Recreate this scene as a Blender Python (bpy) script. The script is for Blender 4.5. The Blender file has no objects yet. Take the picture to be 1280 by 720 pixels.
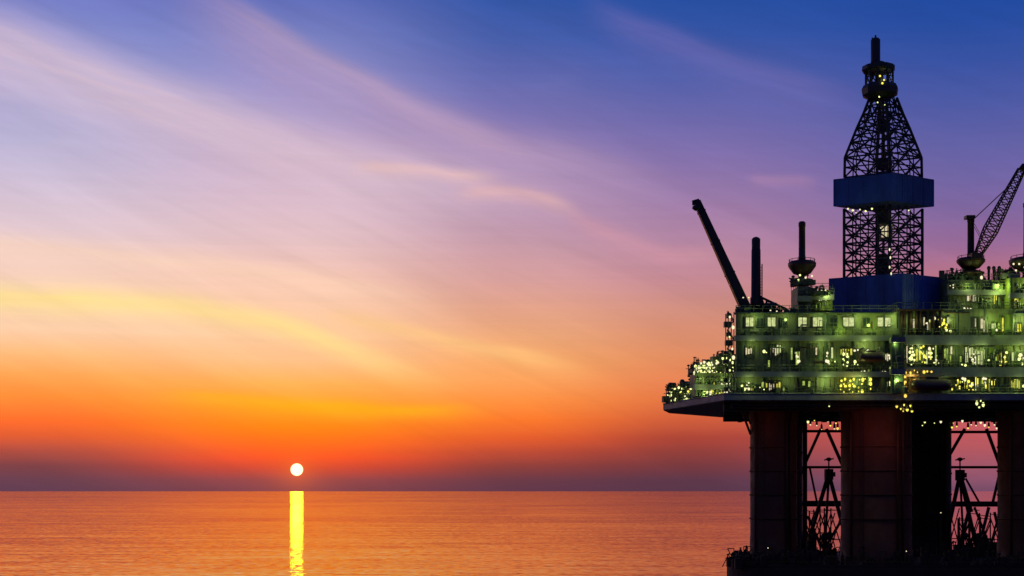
import bpy, math, random
from mathutils import Vector
R = math.radians
rnd = random.Random(7)
scene = bpy.context.scene
col = scene.collection

# ------------------------------------------------------------------ camera
FOC, CX, CY, CZ = 1838.0, 640.0, 614.0, 16.0     # focal length in photo pixels, horizon row, eye height
cam_d = bpy.data.cameras.new('camera'); cam = bpy.data.objects.new('camera', cam_d); col.objects.link(cam)
cam.location = (0, 0, CZ); cam.rotation_euler = (R(90), 0, 0)
cam_d.sensor_width = 36; cam_d.lens = FOC/1280*36
cam_d.shift_y = (CY-360)/1280.0
cam_d.clip_start = .5; cam_d.clip_end = 300000
scene.camera = cam
def X(px, Y=250): return (px-CX)/FOC*Y
def Z(py, Y=250): return CZ+(CY-py)/FOC*Y

# ------------------------------------------------------------------ colour helpers
def s2l(c):
    c /= 255.0
    return c/12.92 if c <= .04045 else ((c+.055)/1.055)**2.4
def rgb(r, g, b): return (s2l(r), s2l(g), s2l(b), 1)

# ------------------------------------------------------------------ node helpers
class NT:
    def __init__(s, tree): s.t = tree; s.n = tree.nodes; s.l = tree.links
    def new(s, typ, **kw):
        n = s.n.new(typ)
        for k, v in kw.items(): setattr(n, k, v)
        return n
    def put(s, sock, v):
        if isinstance(v, bpy.types.NodeSocket): s.l.new(v, sock)
        elif v is not None: sock.default_value = v
    def m(s, op, a, b=None, c=None, clamp=False):
        n = s.new('ShaderNodeMath', operation=op, use_clamp=clamp)
        s.put(n.inputs[0], a)
        if b is not None: s.put(n.inputs[1], b)
        if c is not None: s.put(n.inputs[2], c)
        return n.outputs[0]
    def mix(s, f, a, b, mode='MIX'):
        n = s.new('ShaderNodeMix', data_type='RGBA', blend_type=mode, clamp_factor=True)
        s.put(n.inputs[0], f); s.put(n.inputs[6], a); s.put(n.inputs[7], b)
        return n.outputs[2]
    def xyz(s, x, y, z):
        n = s.new('ShaderNodeCombineXYZ'); s.put(n.inputs[0], x); s.put(n.inputs[1], y); s.put(n.inputs[2], z)
        return n.outputs[0]
    def noise(s, vec, scale=1, detail=4, rough=.5, dist=0):
        n = s.new('ShaderNodeTexNoise'); s.put(n.inputs['Vector'], vec)
        n.inputs['Scale'].default_value = scale; n.inputs['Detail'].default_value = detail
        n.inputs['Roughness'].default_value = rough; n.inputs['Distortion'].default_value = dist
        return n.outputs[0]
    def ramp(s, f, stops, interp='LINEAR'):
        n = s.new('ShaderNodeValToRGB'); cr = n.color_ramp; cr.interpolation = interp
        while len(cr.elements) < len(stops): cr.elements.new(.5)
        for e, (p, c) in zip(cr.elements, sorted(stops)): e.position = p
        for e, (p, c) in zip(cr.elements, sorted(stops)): e.color = c
        s.put(n.inputs[0], f); return n.outputs[0]
    def maprange(s, v, a, b, c=0, d=1, interp='LINEAR'):
        n = s.new('ShaderNodeMapRange', interpolation_type=interp)
        for i, x in enumerate((v, a, b, c, d)): s.put(n.inputs[i], x)
        return n.outputs[0]

# ------------------------------------------------------------------ world: sunset sky
SUN_AZ = math.atan((371-CX)/FOC); SUN_EL = math.atan((CY-587)/FOC*math.cos(SUN_AZ))
w = bpy.data.worlds.new('World'); scene.world = w; w.use_nodes = True
w.node_tree.nodes.clear(); k = NT(w.node_tree)
tc = k.new('ShaderNodeTexCoord'); sep = k.new('ShaderNodeSeparateXYZ'); k.l.new(tc.outputs['Generated'], sep.inputs[0])
dx, dy, dz = sep.outputs
hyp = k.m('SQRT', k.m('ADD', k.m('MULTIPLY', dx, dx), k.m('MULTIPLY', dy, dy)))
te = k.m('DIVIDE', dz, k.m('MAXIMUM', hyp, .0001))           # tangent of the elevation
az = k.m('ARCTAN2', dx, dy)                                  # azimuth, 0 = +Y, positive to the east
V = k.m('MULTIPLY', te, FOC)                                 # in units of 1/1838 rad, easier to read
U = k.m('MULTIPLY', az, FOC)
TOP = 760.0
pos = k.m('DIVIDE', V, TOP, clamp=True)
def sky_col(stops): return k.ramp(pos, [(max(0, (CY-y)/TOP), rgb(*c)) for y, c in stops], 'LINEAR')
ZEN = [(-60, (62, 82, 165)), (-140, (40, 62, 130))]
colA = sky_col([(612,(80,56,82)),(600,(86,56,80)),(583,(114,58,72)),(565,(172,72,66)),(548,(222,88,52)),(530,(252,105,45)),(500,(255,142,58)),(475,(255,165,85)),(450,(255,188,125)),(420,(253,208,172)),(385,(250,212,175)),(345,(240,203,192)),(300,(224,199,208)),(250,(206,190,212)),(200,(184,178,212)),(150,(165,165,210)),(100,(140,148,208)),(40,(118,128,198)),(0,(108,118,195))]+ZEN)
colB = sky_col([(612,(112,58,76)),(600,(135,60,74)),(585,(205,62,52)),(572,(245,75,38)),(555,(255,102,30)),(535,(255,130,22)),(510,(255,155,38)),(480,(255,176,88)),(450,(252,192,140)),(420,(250,200,158)),(385,(247,200,170)),(350,(240,195,180)),(300,(224,190,195)),(250,(212,182,200)),(200,(190,165,200)),(150,(160,150,200)),(100,(138,138,198)),(50,(115,124,190)),(0,(90,105,182))]+ZEN)
colC = sky_col([(612,(76,48,74)),(600,(84,48,72)),(583,(126,52,60)),(565,(180,66,54)),(548,(222,86,46)),(525,(246,116,44)),(500,(250,142,66)),(475,(248,160,92)),(450,(244,166,104)),(420,(236,167,122)),(385,(226,162,138)),(350,(212,157,155)),(300,(192,148,165)),(250,(172,136,172)),(200,(145,124,175)),(150,(120,112,175)),(100,(95,103,174)),(50,(66,92,170)),(0,(44,83,164))]+ZEN)
colD = sky_col([(612,(76,50,74)),(600,(78,50,74)),(583,(108,50,64)),(565,(138,56,60)),(548,(166,62,56)),(525,(206,90,60)),(500,(226,115,68)),(475,(228,128,84)),(450,(222,136,94)),(420,(213,138,108)),(385,(203,138,126)),(350,(196,136,148)),(300,(176,130,162)),(250,(152,120,168)),(200,(128,110,170)),(150,(104,101,170)),(100,(76,92,168)),(50,(48,82,164)),(0,(30,76,160))]+ZEN)
colE = sky_col([(612,(118,76,104)),(600,(140,84,110)),(583,(158,86,106)),(560,(184,88,98)),(535,(196,90,98)),(500,(200,96,98)),(450,(196,104,108)),(400,(190,110,120)),(350,(178,112,136)),(320,(150,104,150)),(280,(128,102,160)),(240,(112,100,165)),(200,(96,95,165)),(150,(74,88,165)),(100,(52,80,162)),(50,(32,74,160)),(0,(20,70,158))]+ZEN)
c = colA
for a, b, nxt in ((45, 380, colB), (380, 650, colC), (640, 870, colD), (850, 1230, colE)):
    ua, ub = [FOC*math.atan((p-CX)/FOC) for p in (a, b)]
    c = k.mix(k.maprange(U, ua, ub, interp='SMOOTHSTEP'), c, nxt)

# cirrus: soft curved bands with fibres along them
warp = k.noise(k.xyz(k.m('MULTIPLY', U, 1/260), k.m('MULTIPLY', V, 1/130), 3.1), 1, 3, .5)
warp = k.m('MULTIPLY', k.m('SUBTRACT', warp, .5), 34)
def band(pts, up, down, colr, amt, seed, fib=.6, fl=170, ft=11):
    """a streak whose centre line passes through pts (azimuth, height); up/down = softness above and below"""
    xs = [FOC*math.atan((p[0]-CX)/FOC) for p in pts]; vs = [CY-p[1] for p in pts]
    fc = k.new('ShaderNodeFloatCurve'); cm = fc.mapping; cu = cm.curves[0]
    x0, x1 = xs[0], xs[-1]; v0, v1 = min(vs)-1, max(vs)+1
    P = [((x-x0)/(x1-x0), (v-v0)/(v1-v0)) for x, v in zip(xs, vs)]
    cu.points[0].location = P[0]; cu.points[1].location = P[-1]
    for p in P[1:-1]: cu.points.new(*p)
    cm.update()
    f = k.maprange(U, x0, x1)
    fc.inputs[0].default_value = 1; k.put(fc.inputs[1], f)
    vc = k.m('ADD', k.m('MULTIPLY', fc.outputs[0], v1-v0), v0)
    d = k.m('ADD', k.m('SUBTRACT', V, vc), warp)
    wd = k.m('ADD', k.m('MULTIPLY', k.m('GREATER_THAN', d, 0), up-down), down)
    g = k.m('DIVIDE', d, wd); g = k.m('EXPONENT', k.m('MULTIPLY', k.m('MULTIPLY', g, g), -1))
    ln = x1-x0
    g = k.m('MULTIPLY', g, k.maprange(U, x0-.02*ln, x0+.22*ln, interp='SMOOTHSTEP'))
    g = k.m('MULTIPLY', g, k.maprange(U, x1-.3*ln, x1, 1, 0, interp='SMOOTHSTEP'))
    nz = k.noise(k.xyz(k.m('MULTIPLY', U, 1/fl), k.m('MULTIPLY', d, 1/ft), seed), 1, 5, .6, .4)
    nz = k.maprange(nz, .25, .75, 1-fib*.75, 1)
    return k.m('MULTIPLY', k.m('MULTIPLY', g, nz), amt), rgb(*colr)
bands = [
    band([(-330,60),(-50,82),(120,118),(260,160),(400,200),(560,222),(760,262)], 34, 60, (224,196,208), .8, 1.7, .42, 220, 15),
    band([(190,-20),(300,42),(400,92),(500,132),(600,172),(730,205),(900,262)], 22, 78, (190,158,192), .52, 5.3, .45),
    band([(230,-10),(330,36),(430,90),(520,136),(620,176),(740,222)], 13, 18, (206,170,192), .36, 15.3, .6, 120, 7),
    band([(430,212),(500,206),(570,214),(640,226)], 7, 11, (232,190,188), .75, 2.2, .5, 90, 8),
    band([(560,238),(620,240),(680,252),(740,282)], 9, 13, (230,182,178), .65, 8.2, .5, 90, 8),
    band([(700,270),(780,300),(860,318),(930,312)], 10, 16, (214,152,164), .5, 9.2, .5, 90, 8),
    band([(-260,352),(0,380),(180,384),(330,404),(450,442),(600,486)], 13, 16, (255,226,140), .8, 3.4, .45, 150, 8),
    band([(380,392),(500,410),(640,440),(760,470)], 9, 13, (255,205,130), .5, 6.4, .5, 150, 8),
    band([(180,492),(330,502),(460,508),(640,514)], 8, 12, (255,176,22), .75, 4.4, .4, 150, 8),
    band([(-200,300),(0,322),(180,334),(380,352),(600,392)], 14, 20, (252,214,180), .5, 12.4, .6, 150, 10),
    band([(720,-10),(790,30),(870,62),(960,100),(1100,148)], 14, 34, (122,112,180), .45, 7.7, .5),
    band([(600,120),(680,112),(740,96)], 14, 20, (110,112,180), .35, 10.7, .6),
    band([(930,226),(975,230),(1030,236)], 6, 8, (190,140,170), .35, 11.7, .5),
    band([(820,420),(900,436),(960,452),(1200,470)], 10, 14, (226,150,120), .3, 13.7, .5),
    band([(-100,225),(20,214),(90,200),(170,186)], 12, 14, (196,186,216), .4, 14.7, .6),
]
for g, cc in bands: c = k.mix(g, c, cc)
# faint fibres over all of it, and a slight uneven grain of thin bands near the horizon
sh = k.m('ADD', V, k.m('MULTIPLY', U, .42))
fb = k.noise(k.xyz(k.m('MULTIPLY', U, 1/330), k.m('MULTIPLY', sh, 1/38), 0), 1, 6, .58, .5)
hb = k.noise(k.xyz(k.m('MULTIPLY', U, 1/700), k.m('MULTIPLY', V, 1/9), 4), 1, 4, .55)
gain = k.m('ADD', k.maprange(fb, .25, .75, .93, 1.07), k.m('MULTIPLY', k.m('SUBTRACT', hb, .5), .09))
vm = k.new('ShaderNodeVectorMath', operation='SCALE'); k.put(vm.inputs[0], c); k.put(vm.inputs[3], gain); c = vm.outputs[0]
# away from the sunset the dusk sky is dim blue
absaz = k.m('ABSOLUTE', k.m('SUBTRACT', az, SUN_AZ))
dusk = k.ramp(pos, [(0, rgb(62,54,76)), (.3, rgb(66,66,104)), (1, rgb(44,60,112))])
c = k.mix(k.maprange(absaz, .62, 1.9, interp='SMOOTHSTEP'), c, dusk)
hi = k.maprange(te, .45, 2.5, interp='SMOOTHSTEP')
c = k.mix(hi, c, rgb(34, 50, 104))
# the sun's disc
sd = Vector((math.sin(SUN_AZ)*math.cos(SUN_EL), math.cos(SUN_AZ)*math.cos(SUN_EL), math.sin(SUN_EL)))
dist = k.new('ShaderNodeVectorMath', operation='DISTANCE'); k.put(dist.inputs[0], tc.outputs['Generated']); dist.inputs[1].default_value = sd
dd = k.m('MULTIPLY', dist.outputs['Value'], FOC)
disc = k.maprange(dd, 6.5, 8.3, 1, 0, interp='SMOOTHSTEP')
halo = k.m('EXPONENT', k.m('MULTIPLY', dd, -1/20))
c = k.mix(k.m('MULTIPLY', halo, .55), c, rgb(255, 112, 40))
c = k.mix(disc, c, (3.2, 1.9, .95, 1))
bg = k.new('ShaderNodeBackground'); k.put(bg.inputs[0], c); bg.inputs[1].default_value = 1
# physical twilight sky adds its small share
nis = k.new('ShaderNodeTexSky', sky_type='NISHITA'); nis.sun_disc = False
nis.sun_elevation = max(SUN_EL, R(.5)); nis.sun_rotation = SUN_AZ
bg2 = k.new('ShaderNodeBackground'); k.put(bg2.inputs[0], nis.outputs[0]); bg2.inputs[1].default_value = .004
ad = k.new('ShaderNodeAddShader'); k.l.new(bg.outputs[0], ad.inputs[0]); k.l.new(bg2.outputs[0], ad.inputs[1])
out = k.new('ShaderNodeOutputWorld'); k.l.new(ad.outputs[0], out.inputs[0])
w.cycles.sampling_method = 'MANUAL'; w.cycles.sample_map_resolution = 2048

sl = bpy.data.lights.new('sun', 'SUN'); sun = bpy.data.objects.new('sun', sl); col.objects.link(sun)
sl.energy = SUN_E = .0016; sl.angle = R(.53); sl.color = (1, .62, .0)
sun.rotation_euler = (-sd).to_track_quat('-Z', 'Y').to_euler(); sun.location = (0, 0, 150)

# ------------------------------------------------------------------ materials
def mat(name, base, rough=.6, metal=0, vary=.35, scale=.35, bump=0, rust=0, stretch=(1, 1, .35)):
    m = bpy.data.materials.new(name); m.use_nodes = True; k = NT(m.node_tree)
    b = m.node_tree.nodes['Principled BSDF']
    t = k.new('ShaderNodeTexCoord'); mp = k.new('ShaderNodeMapping'); k.l.new(t.outputs['Object'], mp.inputs[0]); mp.inputs[3].default_value = stretch
    n1 = k.noise(mp.outputs[0], scale, 6, .62); n2 = k.noise(t.outputs['Object'], scale*4.3, 5, .6)
    g = k.maprange(n1, .3, .7, 1-vary, 1+vary)
    v = k.new('ShaderNodeVectorMath', operation='SCALE'); v.inputs[0].default_value = base; k.put(v.inputs[3], g)
    cc = v.outputs[0]
    if rust: cc = k.mix(k.maprange(n2, .56, .7, 0, rust), cc, (.11, .035, .012, 1))
    k.put(b.inputs['Base Color'], cc)
    k.put(b.inputs['Roughness'], k.maprange(n2, .3, .7, rough*.8, min(1, rough*1.2)))
    b.inputs['Metallic'].default_value = metal
    if bump:
        bp = k.new('ShaderNodeBump'); bp.inputs['Strength'].default_value = bump; bp.inputs['Distance'].default_value = .06
        k.put(bp.inputs['Height'], n2); k.l.new(bp.outputs[0], b.inputs['Normal'])
    return m
def wallmat(name, base, pitch, rust=.4):
    """painted steel cladding: vertical profile, staining that runs down"""
    m = mat(name, base, .6, 0, .45, .22, 0, rust, (1, 1, .3)); k = NT(m.node_tree)
    b = m.node_tree.nodes['Principled BSDF']; t = k.new('ShaderNodeTexCoord'); s = k.new('ShaderNodeSeparateXYZ'); k.l.new(t.outputs['Object'], s.inputs[0])
    wv = k.m('SINE', k.m('MULTIPLY', k.m('ADD', s.outputs[0], s.outputs[1]), 2*math.pi/pitch))
    bp = k.new('ShaderNodeBump'); bp.inputs['Strength'].default_value = .7; bp.inputs['Distance'].default_value = .06
    k.put(bp.inputs['Height'], wv); k.l.new(bp.outputs[0], b.inputs['Normal'])
    bp.inputs['Strength'].default_value = .35
    return m
def glow(name, colr, strength, texture=0, scale=1.6):
    m = bpy.data.materials.new(name); m.use_nodes = True; k = NT(m.node_tree)
    m.node_tree.nodes.clear(); e = k.new('ShaderNodeEmission'); o = k.new('ShaderNodeOutputMaterial'); k.l.new(e.outputs[0], o.inputs[0])
    e.inputs[0].default_value = (*colr, 1); e.inputs[1].default_value = strength
    if texture:
        t = k.new('ShaderNodeTexCoord')
        oi = k.new('ShaderNodeObjectInfo'); va = k.new('ShaderNodeVectorMath', operation='ADD'); k.l.new(t.outputs['Object'], va.inputs[0])
        k.put(va.inputs[1], k.xyz(k.m('MULTIPLY', oi.outputs['Random'], 50), 0, k.m('MULTIPLY', oi.outputs['Random'], 31)))
        n = k.noise(va.outputs[0], scale, 4, .65, .3)
        k.put(e.inputs[1], k.maprange(n, .33, .62, strength*(1-texture), strength))
    return m
M = dict(
    green=wallmat('green_painted_cladding', (.155, .175, .10), .9),
    lime=wallmat('yellow_green_cladding', (.17, .22, .05), .9),
    teal=wallmat('dark_green_cladding', (.07, .105, .075), .9),
    band=mat('grey_walkway_steel', (.20, .215, .22), .55, .1, .3, .3, 0, .3),
    deck=mat('grey_deck_steel', (.24, .245, .25), .6, .1, .3, .25, .2, .35),
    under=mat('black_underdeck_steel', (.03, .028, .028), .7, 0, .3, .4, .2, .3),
    navy=wallmat('navy_wind_wall', (.036, .092, .40), .9, .12),
    leg=mat('rust_brown_leg_paint', (.095, .026, .010), .7, 0, .55, .12, .3, .6, (1, 1, .5)),
    legdark=mat('dark_leg_paint', (.03, .018, .015), .75, 0, .4, .12, .3, .5, (1, 1, .4)),
    lattice=mat('dark_lattice_steel', (.035, .032, .045), .55, .3, .3, .5),
    brace=mat('dark_red_brace_steel', (.045, .018, .016), .6, .1, .3, .4, 0, .5),
    crane=mat('dark_crane_steel', (.045, .020, .022), .5, .2, .35, .5, 0, .4),
    boom=mat('black_boom_steel', (.022, .016, .02), .5, .2, .3, .5),
    equip=mat('green_grey_equipment', (.07, .10, .06), .55, .1, .4, .6, 0, .5),
    pipe=mat('galvanised_pipe', (.16, .19, .16), .4, .3, .3, .8),
    rail=mat('handrail_steel', (.12, .14, .09), .5, .2, .3, 1),
    boat=mat('dark_maroon_hull', (.035, .010, .016), .4, 0, .3, .7),
    frame=mat('dark_window_frame', (.04, .055, .035), .5, 0, .2, 2),
    hull=mat('black_pontoon_steel', (.020, .009, .006), .75, 0, .5, .2, .5, .6),
)
G = dict(
    pale=glow('pale_lit_glass', (.78, .86, .36), .95, .55, 1.4),
    yellow=glow('yellow_lit_glass', (.92, .86, .10), 1.0, .6, 1.8),
    green=glow('green_lit_glass', (.62, .82, .16), .75, .7, 1.8),
    cream=glow('cream_lit_glass', (1.0, .86, .52), .85, .6, 1.8),
    bulb=glow('yellow_green_lamp', (.92, 1.0, .34), 1.5),
    amber=glow('amber_lamp', (1.0, .68, .10), 1.4),
    gold=glow('golden_lamp', (1.0, .9, .10), 1.35),
    soft=glow('soft_cream_lamp', (1.0, .9, .55), 1.1),
)

# ------------------------------------------------------------------ mesh building
def origin_of(p):
    o = Vector((0, 0, 0))
    while p is not None: o += Vector(p.location); p = p.parent
    return o
class MB:
    def __init__(s): s.v = []; s.f = []; s.sm = []
    def add(s, vs, fs, smooth=False):
        b = len(s.v); s.v += [tuple(v) for v in vs]; s.f += [tuple(b+i for i in f) for f in fs]; s.sm += [smooth]*len(fs); return s
    def prism(s, pts, z0, z1):
        n = len(pts)
        return s.add([(x, y, z0) for x, y in pts]+[(x, y, z1) for x, y in pts],
            [tuple(range(n))[::-1], tuple(range(n, 2*n))]+[(i, (i+1) % n, n+(i+1) % n, n+i) for i in range(n)])
    def box(s, x0, x1, y0, y1, z0, z1): return s.prism([(x0, y0), (x1, y0), (x1, y1), (x0, y1)], z0, z1)
    def rbox(s, cx, cy, hx, hy, z0, z1, a=0):
        ca, sa = math.cos(a), math.sin(a)
        return s.prism([(cx+x*ca-y*sa, cy+x*sa+y*ca) for x, y in ((-hx, -hy), (hx, -hy), (hx, hy), (-hx, hy))], z0, z1)
    def tube(s, p, q, r, n=6, r2=None):
        p, q = Vector(p), Vector(q); d = q-p
        if d.length < 1e-5: return s
        u = d.orthogonal().normalized(); w_ = d.normalized().cross(u); r2 = r if r2 is None else r2
        vs = [c_+(u*math.cos(2*math.pi*(i+.5)/n)+w_*math.sin(2*math.pi*(i+.5)/n))*rr for c_, rr in ((p, r), (q, r2)) for i in range(n)]
        return s.add(vs, [(i, (i+1) % n, n+(i+1) % n, n+i) for i in range(n)]+[tuple(range(n))[::-1], tuple(range(n, 2*n))], n > 6)
    def path(s, pts, r, n=6):
        for a, b in zip(pts, pts[1:]): s.tube(a, b, r, n)
        return s
    def lathe(s, cx, cy, prof, n=24):
        vs = [(cx+r*math.cos(2*math.pi*i/n), cy+r*math.sin(2*math.pi*i/n), z) for r, z in prof for i in range(n)]
        fs = [(j*n+i, j*n+(i+1) % n, (j+1)*n+(i+1) % n, (j+1)*n+i) for j in range(len(prof)-1) for i in range(n)]
        fs += [tuple(range(n))[::-1], tuple(range((len(prof)-1)*n, len(prof)*n))]
        return s.add(vs, fs, n > 12)
    def ball(s, c_, r, n=8, sq=1):
        pr = [(max(.001, r*math.sin(math.pi*j/6)), c_[2]-r*sq*math.cos(math.pi*j/6)) for j in range(7)]
        return s.lathe(c_[0], c_[1], pr, n)
    def mesh(s, name, m, org=Vector((0, 0, 0))):
        me = bpy.data.meshes.new(name)
        me.from_pydata([(v[0]-org.x, v[1]-org.y, v[2]-org.z) for v in s.v], [], s.f)
        me.polygons.foreach_set('use_smooth', s.sm); me.materials.append(m); me.update()
        return me
    def build(s, name, m, parent=None, loc=None):
        org = origin_of(parent) if parent is not None else Vector(loc or (0, 0, 0))
        o = bpy.data.objects.new(name, s.mesh(name, m, org)); col.objects.link(o)
        if parent is not None: o.parent = parent
        else: o.location = org
        return o
def tag(o, label=None, cat=None, group=None, kind=None):
    for a, b in (('label', label), ('category', cat), ('group', group), ('kind', kind)):
        if b: o[a] = b
    return o
def thing(name, loc, label, cat, group=None):
    o = bpy.data.objects.new(name, None); o.location = loc; o.empty_display_size = .5; col.objects.link(o)
    return tag(o, label, cat, group)
def inst(name, me, parent, loc):
    """object at world location loc, child of parent, sharing a mesh"""
    o = bpy.data.objects.new(name, me); col.objects.link(o)
    o.location = Vector(loc)-origin_of(parent)
    o.parent = parent
    return o
def light(parent, loc, power, colr=(.80, 1.0, .30), r=.25):
    ld = bpy.data.lights.new('lamp_light', 'POINT'); ld.energy = power; ld.color = colr; ld.shadow_soft_size = r
    o = bpy.data.objects.new('lamp_light', ld); col.objects.link(o)
    o.location = Vector(loc)-(origin_of(parent) if parent else Vector((0, 0, 0)))
    if parent: o.parent = parent
    return o

# ------------------------------------------------------------------ the sea
S = 150000.0
sea = MB().add([(-S, -S, 0), (S, -S, 0), (S, S, 0), (-S, S, 0)], [(0, 1, 2, 3)])
wm = bpy.data.materials.new('sea_water'); wm.use_nodes = True; k = NT(wm.node_tree); pb = wm.node_tree.nodes['Principled BSDF']
geo = k.new('ShaderNodeNewGeometry'); sp = k.new('ShaderNodeSeparateXYZ'); k.l.new(geo.outputs['Position'], sp.inputs[0])
wx, wy, _ = sp.outputs
def wn(lx, ly, seed, detail=3, rough=.5, dist=.2):
    n = k.noise(k.xyz(k.m('DIVIDE', wx, lx), k.m('DIVIDE', wy, ly), seed), 1, detail, rough, dist)
    return k.m('SUBTRACT', n, .5)
fine = wn(2.3, .55, 0, 4, .6)        # wind ripples, crests along X
mid = wn(13, 3.6, 11, 4, .6)         # short waves
swell = wn(95, 17, 23, 5, .62)        # swell
patch = wn(420, 190, 37, 4, .6)      # wind patches
far_ = wn(1500, 900, 47, 4, .6)
sy = k.m('ADD', k.m('MULTIPLY', fine, .17), k.m('MULTIPLY', mid, .05))
sy = k.m('ADD', sy, k.m('MULTIPLY', swell, .036)); sy = k.m('ADD', sy, k.m('MULTIPLY', patch, .022)); sy = k.m('ADD', sy, k.m('MULTIPLY', far_, .014))
inc = k.new('ShaderNodeSeparateXYZ'); k.l.new(geo.outputs['Incoming'], inc.inputs[0])
# at a grazing view mostly the wave faces turned to the eye are visible (mean visible slope grows as the view flattens)
sy = k.m('ADD', sy, k.m('MAXIMUM', k.m('SUBTRACT', .0100, k.m('MULTIPLY', inc.outputs[2], .15)), 0))
sx = k.m('ADD', k.m('MULTIPLY', wn(1.1, 1.6, 60, 3, .6), .03), k.m('MULTIPLY', wn(16, 7, 70), .09))
nv = k.new('ShaderNodeVectorMath', operation='NORMALIZE'); k.put(nv.inputs[0], k.xyz(sx, k.m('MULTIPLY', sy, -1), 1))
k.l.new(nv.outputs[0], pb.inputs['Normal'])
pb.inputs['Base Color'].default_value = (.02, .012, .014, 1); pb.inputs['Roughness'].default_value = .035
pb.inputs['IOR'].default_value = 2.5; pb.inputs['Specular Tint'].default_value = (1, .88, .66, 1)
o = sea.build('sea', wm); tag(o, 'calm rippled sea reflecting the orange sunset', 'sea', kind='structure')

# ------------------------------------------------------------------ repeated pieces
_cache = {}
def win_mesh(wd, ht, style):
    key = (round(wd, 1), round(ht, 1), style)
    if key in _cache: return _cache[key]
    f = MB(); t = .1
    f.box(-wd/2, wd/2, -.08, .06, -t, 0); f.box(-wd/2, wd/2, -.08, .06, ht, ht+t)
    f.box(-wd/2-t, -wd/2, -.08, .06, -t, ht+t); f.box(wd/2, wd/2+t, -.08, .06, -t, ht+t)
    p = MB(); r_ = random.Random(len(_cache)*3+1)
    if style == 'plain':
        f.box(-.05, .05, -.05, .05, 0, ht)
        p.box(-wd/2, -.05, -.02, .02, 0, ht); p.box(.05, wd/2, -.02, .02, 0, ht)
    elif style == 'strips':
        x = -wd/2
        while x < wd/2-.12:
            ww = r_.uniform(.16, .42); x2 = min(x+ww, wd/2)
            if r_.random() < .78: p.box(x, x2, -.02, .02, r_.uniform(0, .35)*ht, ht*r_.uniform(.72, 1))
            x = x2+r_.uniform(.06, .22); f.box(x2, min(x, wd/2), -.07, .05, 0, ht)
    elif style == 'lamps':
        n = max(2, int(wd/.55))
        for i in range(n):
            for j in range(max(1, int(ht/.6))):
                if r_.random() < .72:
                    p.ball((-wd/2+(i+.5)*wd/n+r_.uniform(-.26, .26), r_.uniform(-.3, 0), (j+.5)*ht/max(1, int(ht/.6))+r_.uniform(-.26, .26)), r_.uniform(.09, .27), 8, r_.uniform(.8, 1.5))
        f.box(-wd/2, wd/2, .0, .05, ht*.5-.05, ht*.5+.05); f.box(-wd/2, wd/2, -.02, .03, .1, .18)
        for i in range(n+1): f.box(-wd/2+i*wd/n-.03, -wd/2+i*wd/n+.03, -.06, .04, 0, ht)
    _cache[key] = (f, p, {})
    return _cache[key]
def window(parent, px, py0, py1, wpx, Y, colr='pale', style='plain'):
    if style == 'strips': wpx *= 1.25
    if style == 'plain': wpx *= 1.15
    if style != 'lamps': Y -= .27
    x, z0, z1 = X(px, Y), Z(py1, Y), Z(py0, Y); s = Y/FOC
    f, p, d = win_mesh(wpx*s, z1-z0, style)
    if 'f' not in d: d['f'] = f.mesh('window_frame', M['frame'])
    if colr not in d: d[colr] = p.mesh('pane', G[colr])
    a = inst('window' if style != 'lamps' else 'lamp_cluster', d['f'], parent, (x, Y, z0))
    b = bpy.data.objects.new('pane' if style != 'lamps' else 'bulbs', d[colr]); col.objects.link(b); b.parent = a
    return a
def rail_mb(p, q, h=1.1, step=1.5, r=.045, mb=None):
    mb = mb or MB(); p, q = Vector(p), Vector(q); n = max(1, int((q-p).length/step)); up = Vector((0, 0, 1))
    for i in range(n+1):
        a = p.lerp(q, i/n); mb.tube(a, a+up*h, r, 4)
    for t in (h, h*.55): mb.tube(p+up*t, q+up*t, r, 4)
    return mb
bulb_mesh = MB().ball((0, 0, 0), .26, 8)
bulb_me = {c_: bulb_mesh.mesh('bulb', G[c_]) for c_ in ('bulb', 'amber', 'gold', 'soft')}
lamp_post_me = MB().tube((0, 0, 0), (0, 0, 1.9), .06, 6).tube((0, 0, 1.85), (0, -.35, 2.05), .05, 6).box(-.14, .14, -.5, -.2, 2.02, 2.14).mesh('post', M['rail'])
def fixture(parent, loc, c_='bulb'):
    return inst('lamp', bulb_me[c_], parent, loc)
POST_N = [0]
def lamp_post(loc, c_, label, group, power=0, h=1.0):
    t = thing('lamp_post', loc, label, 'lamp', group)
    a = bpy.data.objects.new('post', lamp_post_me); col.objects.link(a); a.parent = t; a.scale = (1, 1, h)
    b = bpy.data.objects.new('bulb', bulb_me[c_]); col.objects.link(b); b.parent = t; b.location = (0, -.35, 2.0*h-.12); bs = rnd.uniform(.45, 1.05); b.scale = (bs, bs, bs*rnd.uniform(.8, 1.5))
    if power: light(t, Vector(loc)+Vector((0, -.4, 2.0*h-.5)), power)
    return t
def pipes(mb, x0, x1, y, z0, z1, n, seed, r=(.06, .16)):
    q = random.Random(seed)
    for _ in range(n):
        x = q.uniform(x0, x1); rr = q.uniform(*r); yy = y-q.uniform(.15, .5)
        a, b = sorted((q.uniform(z0, z1), q.uniform(z0, z1)))
        if b-a < .6: b = min(z1, a+1.2)
        if q.random() < .35:
            x2 = min(x1, x+q.uniform(1, 4)); mb.path([(x, yy, a), (x, yy, b), (x2, yy, b)], rr, 6)
        else: mb.tube((x, yy, a), (x, yy, b), rr, 6)
    return mb
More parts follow.
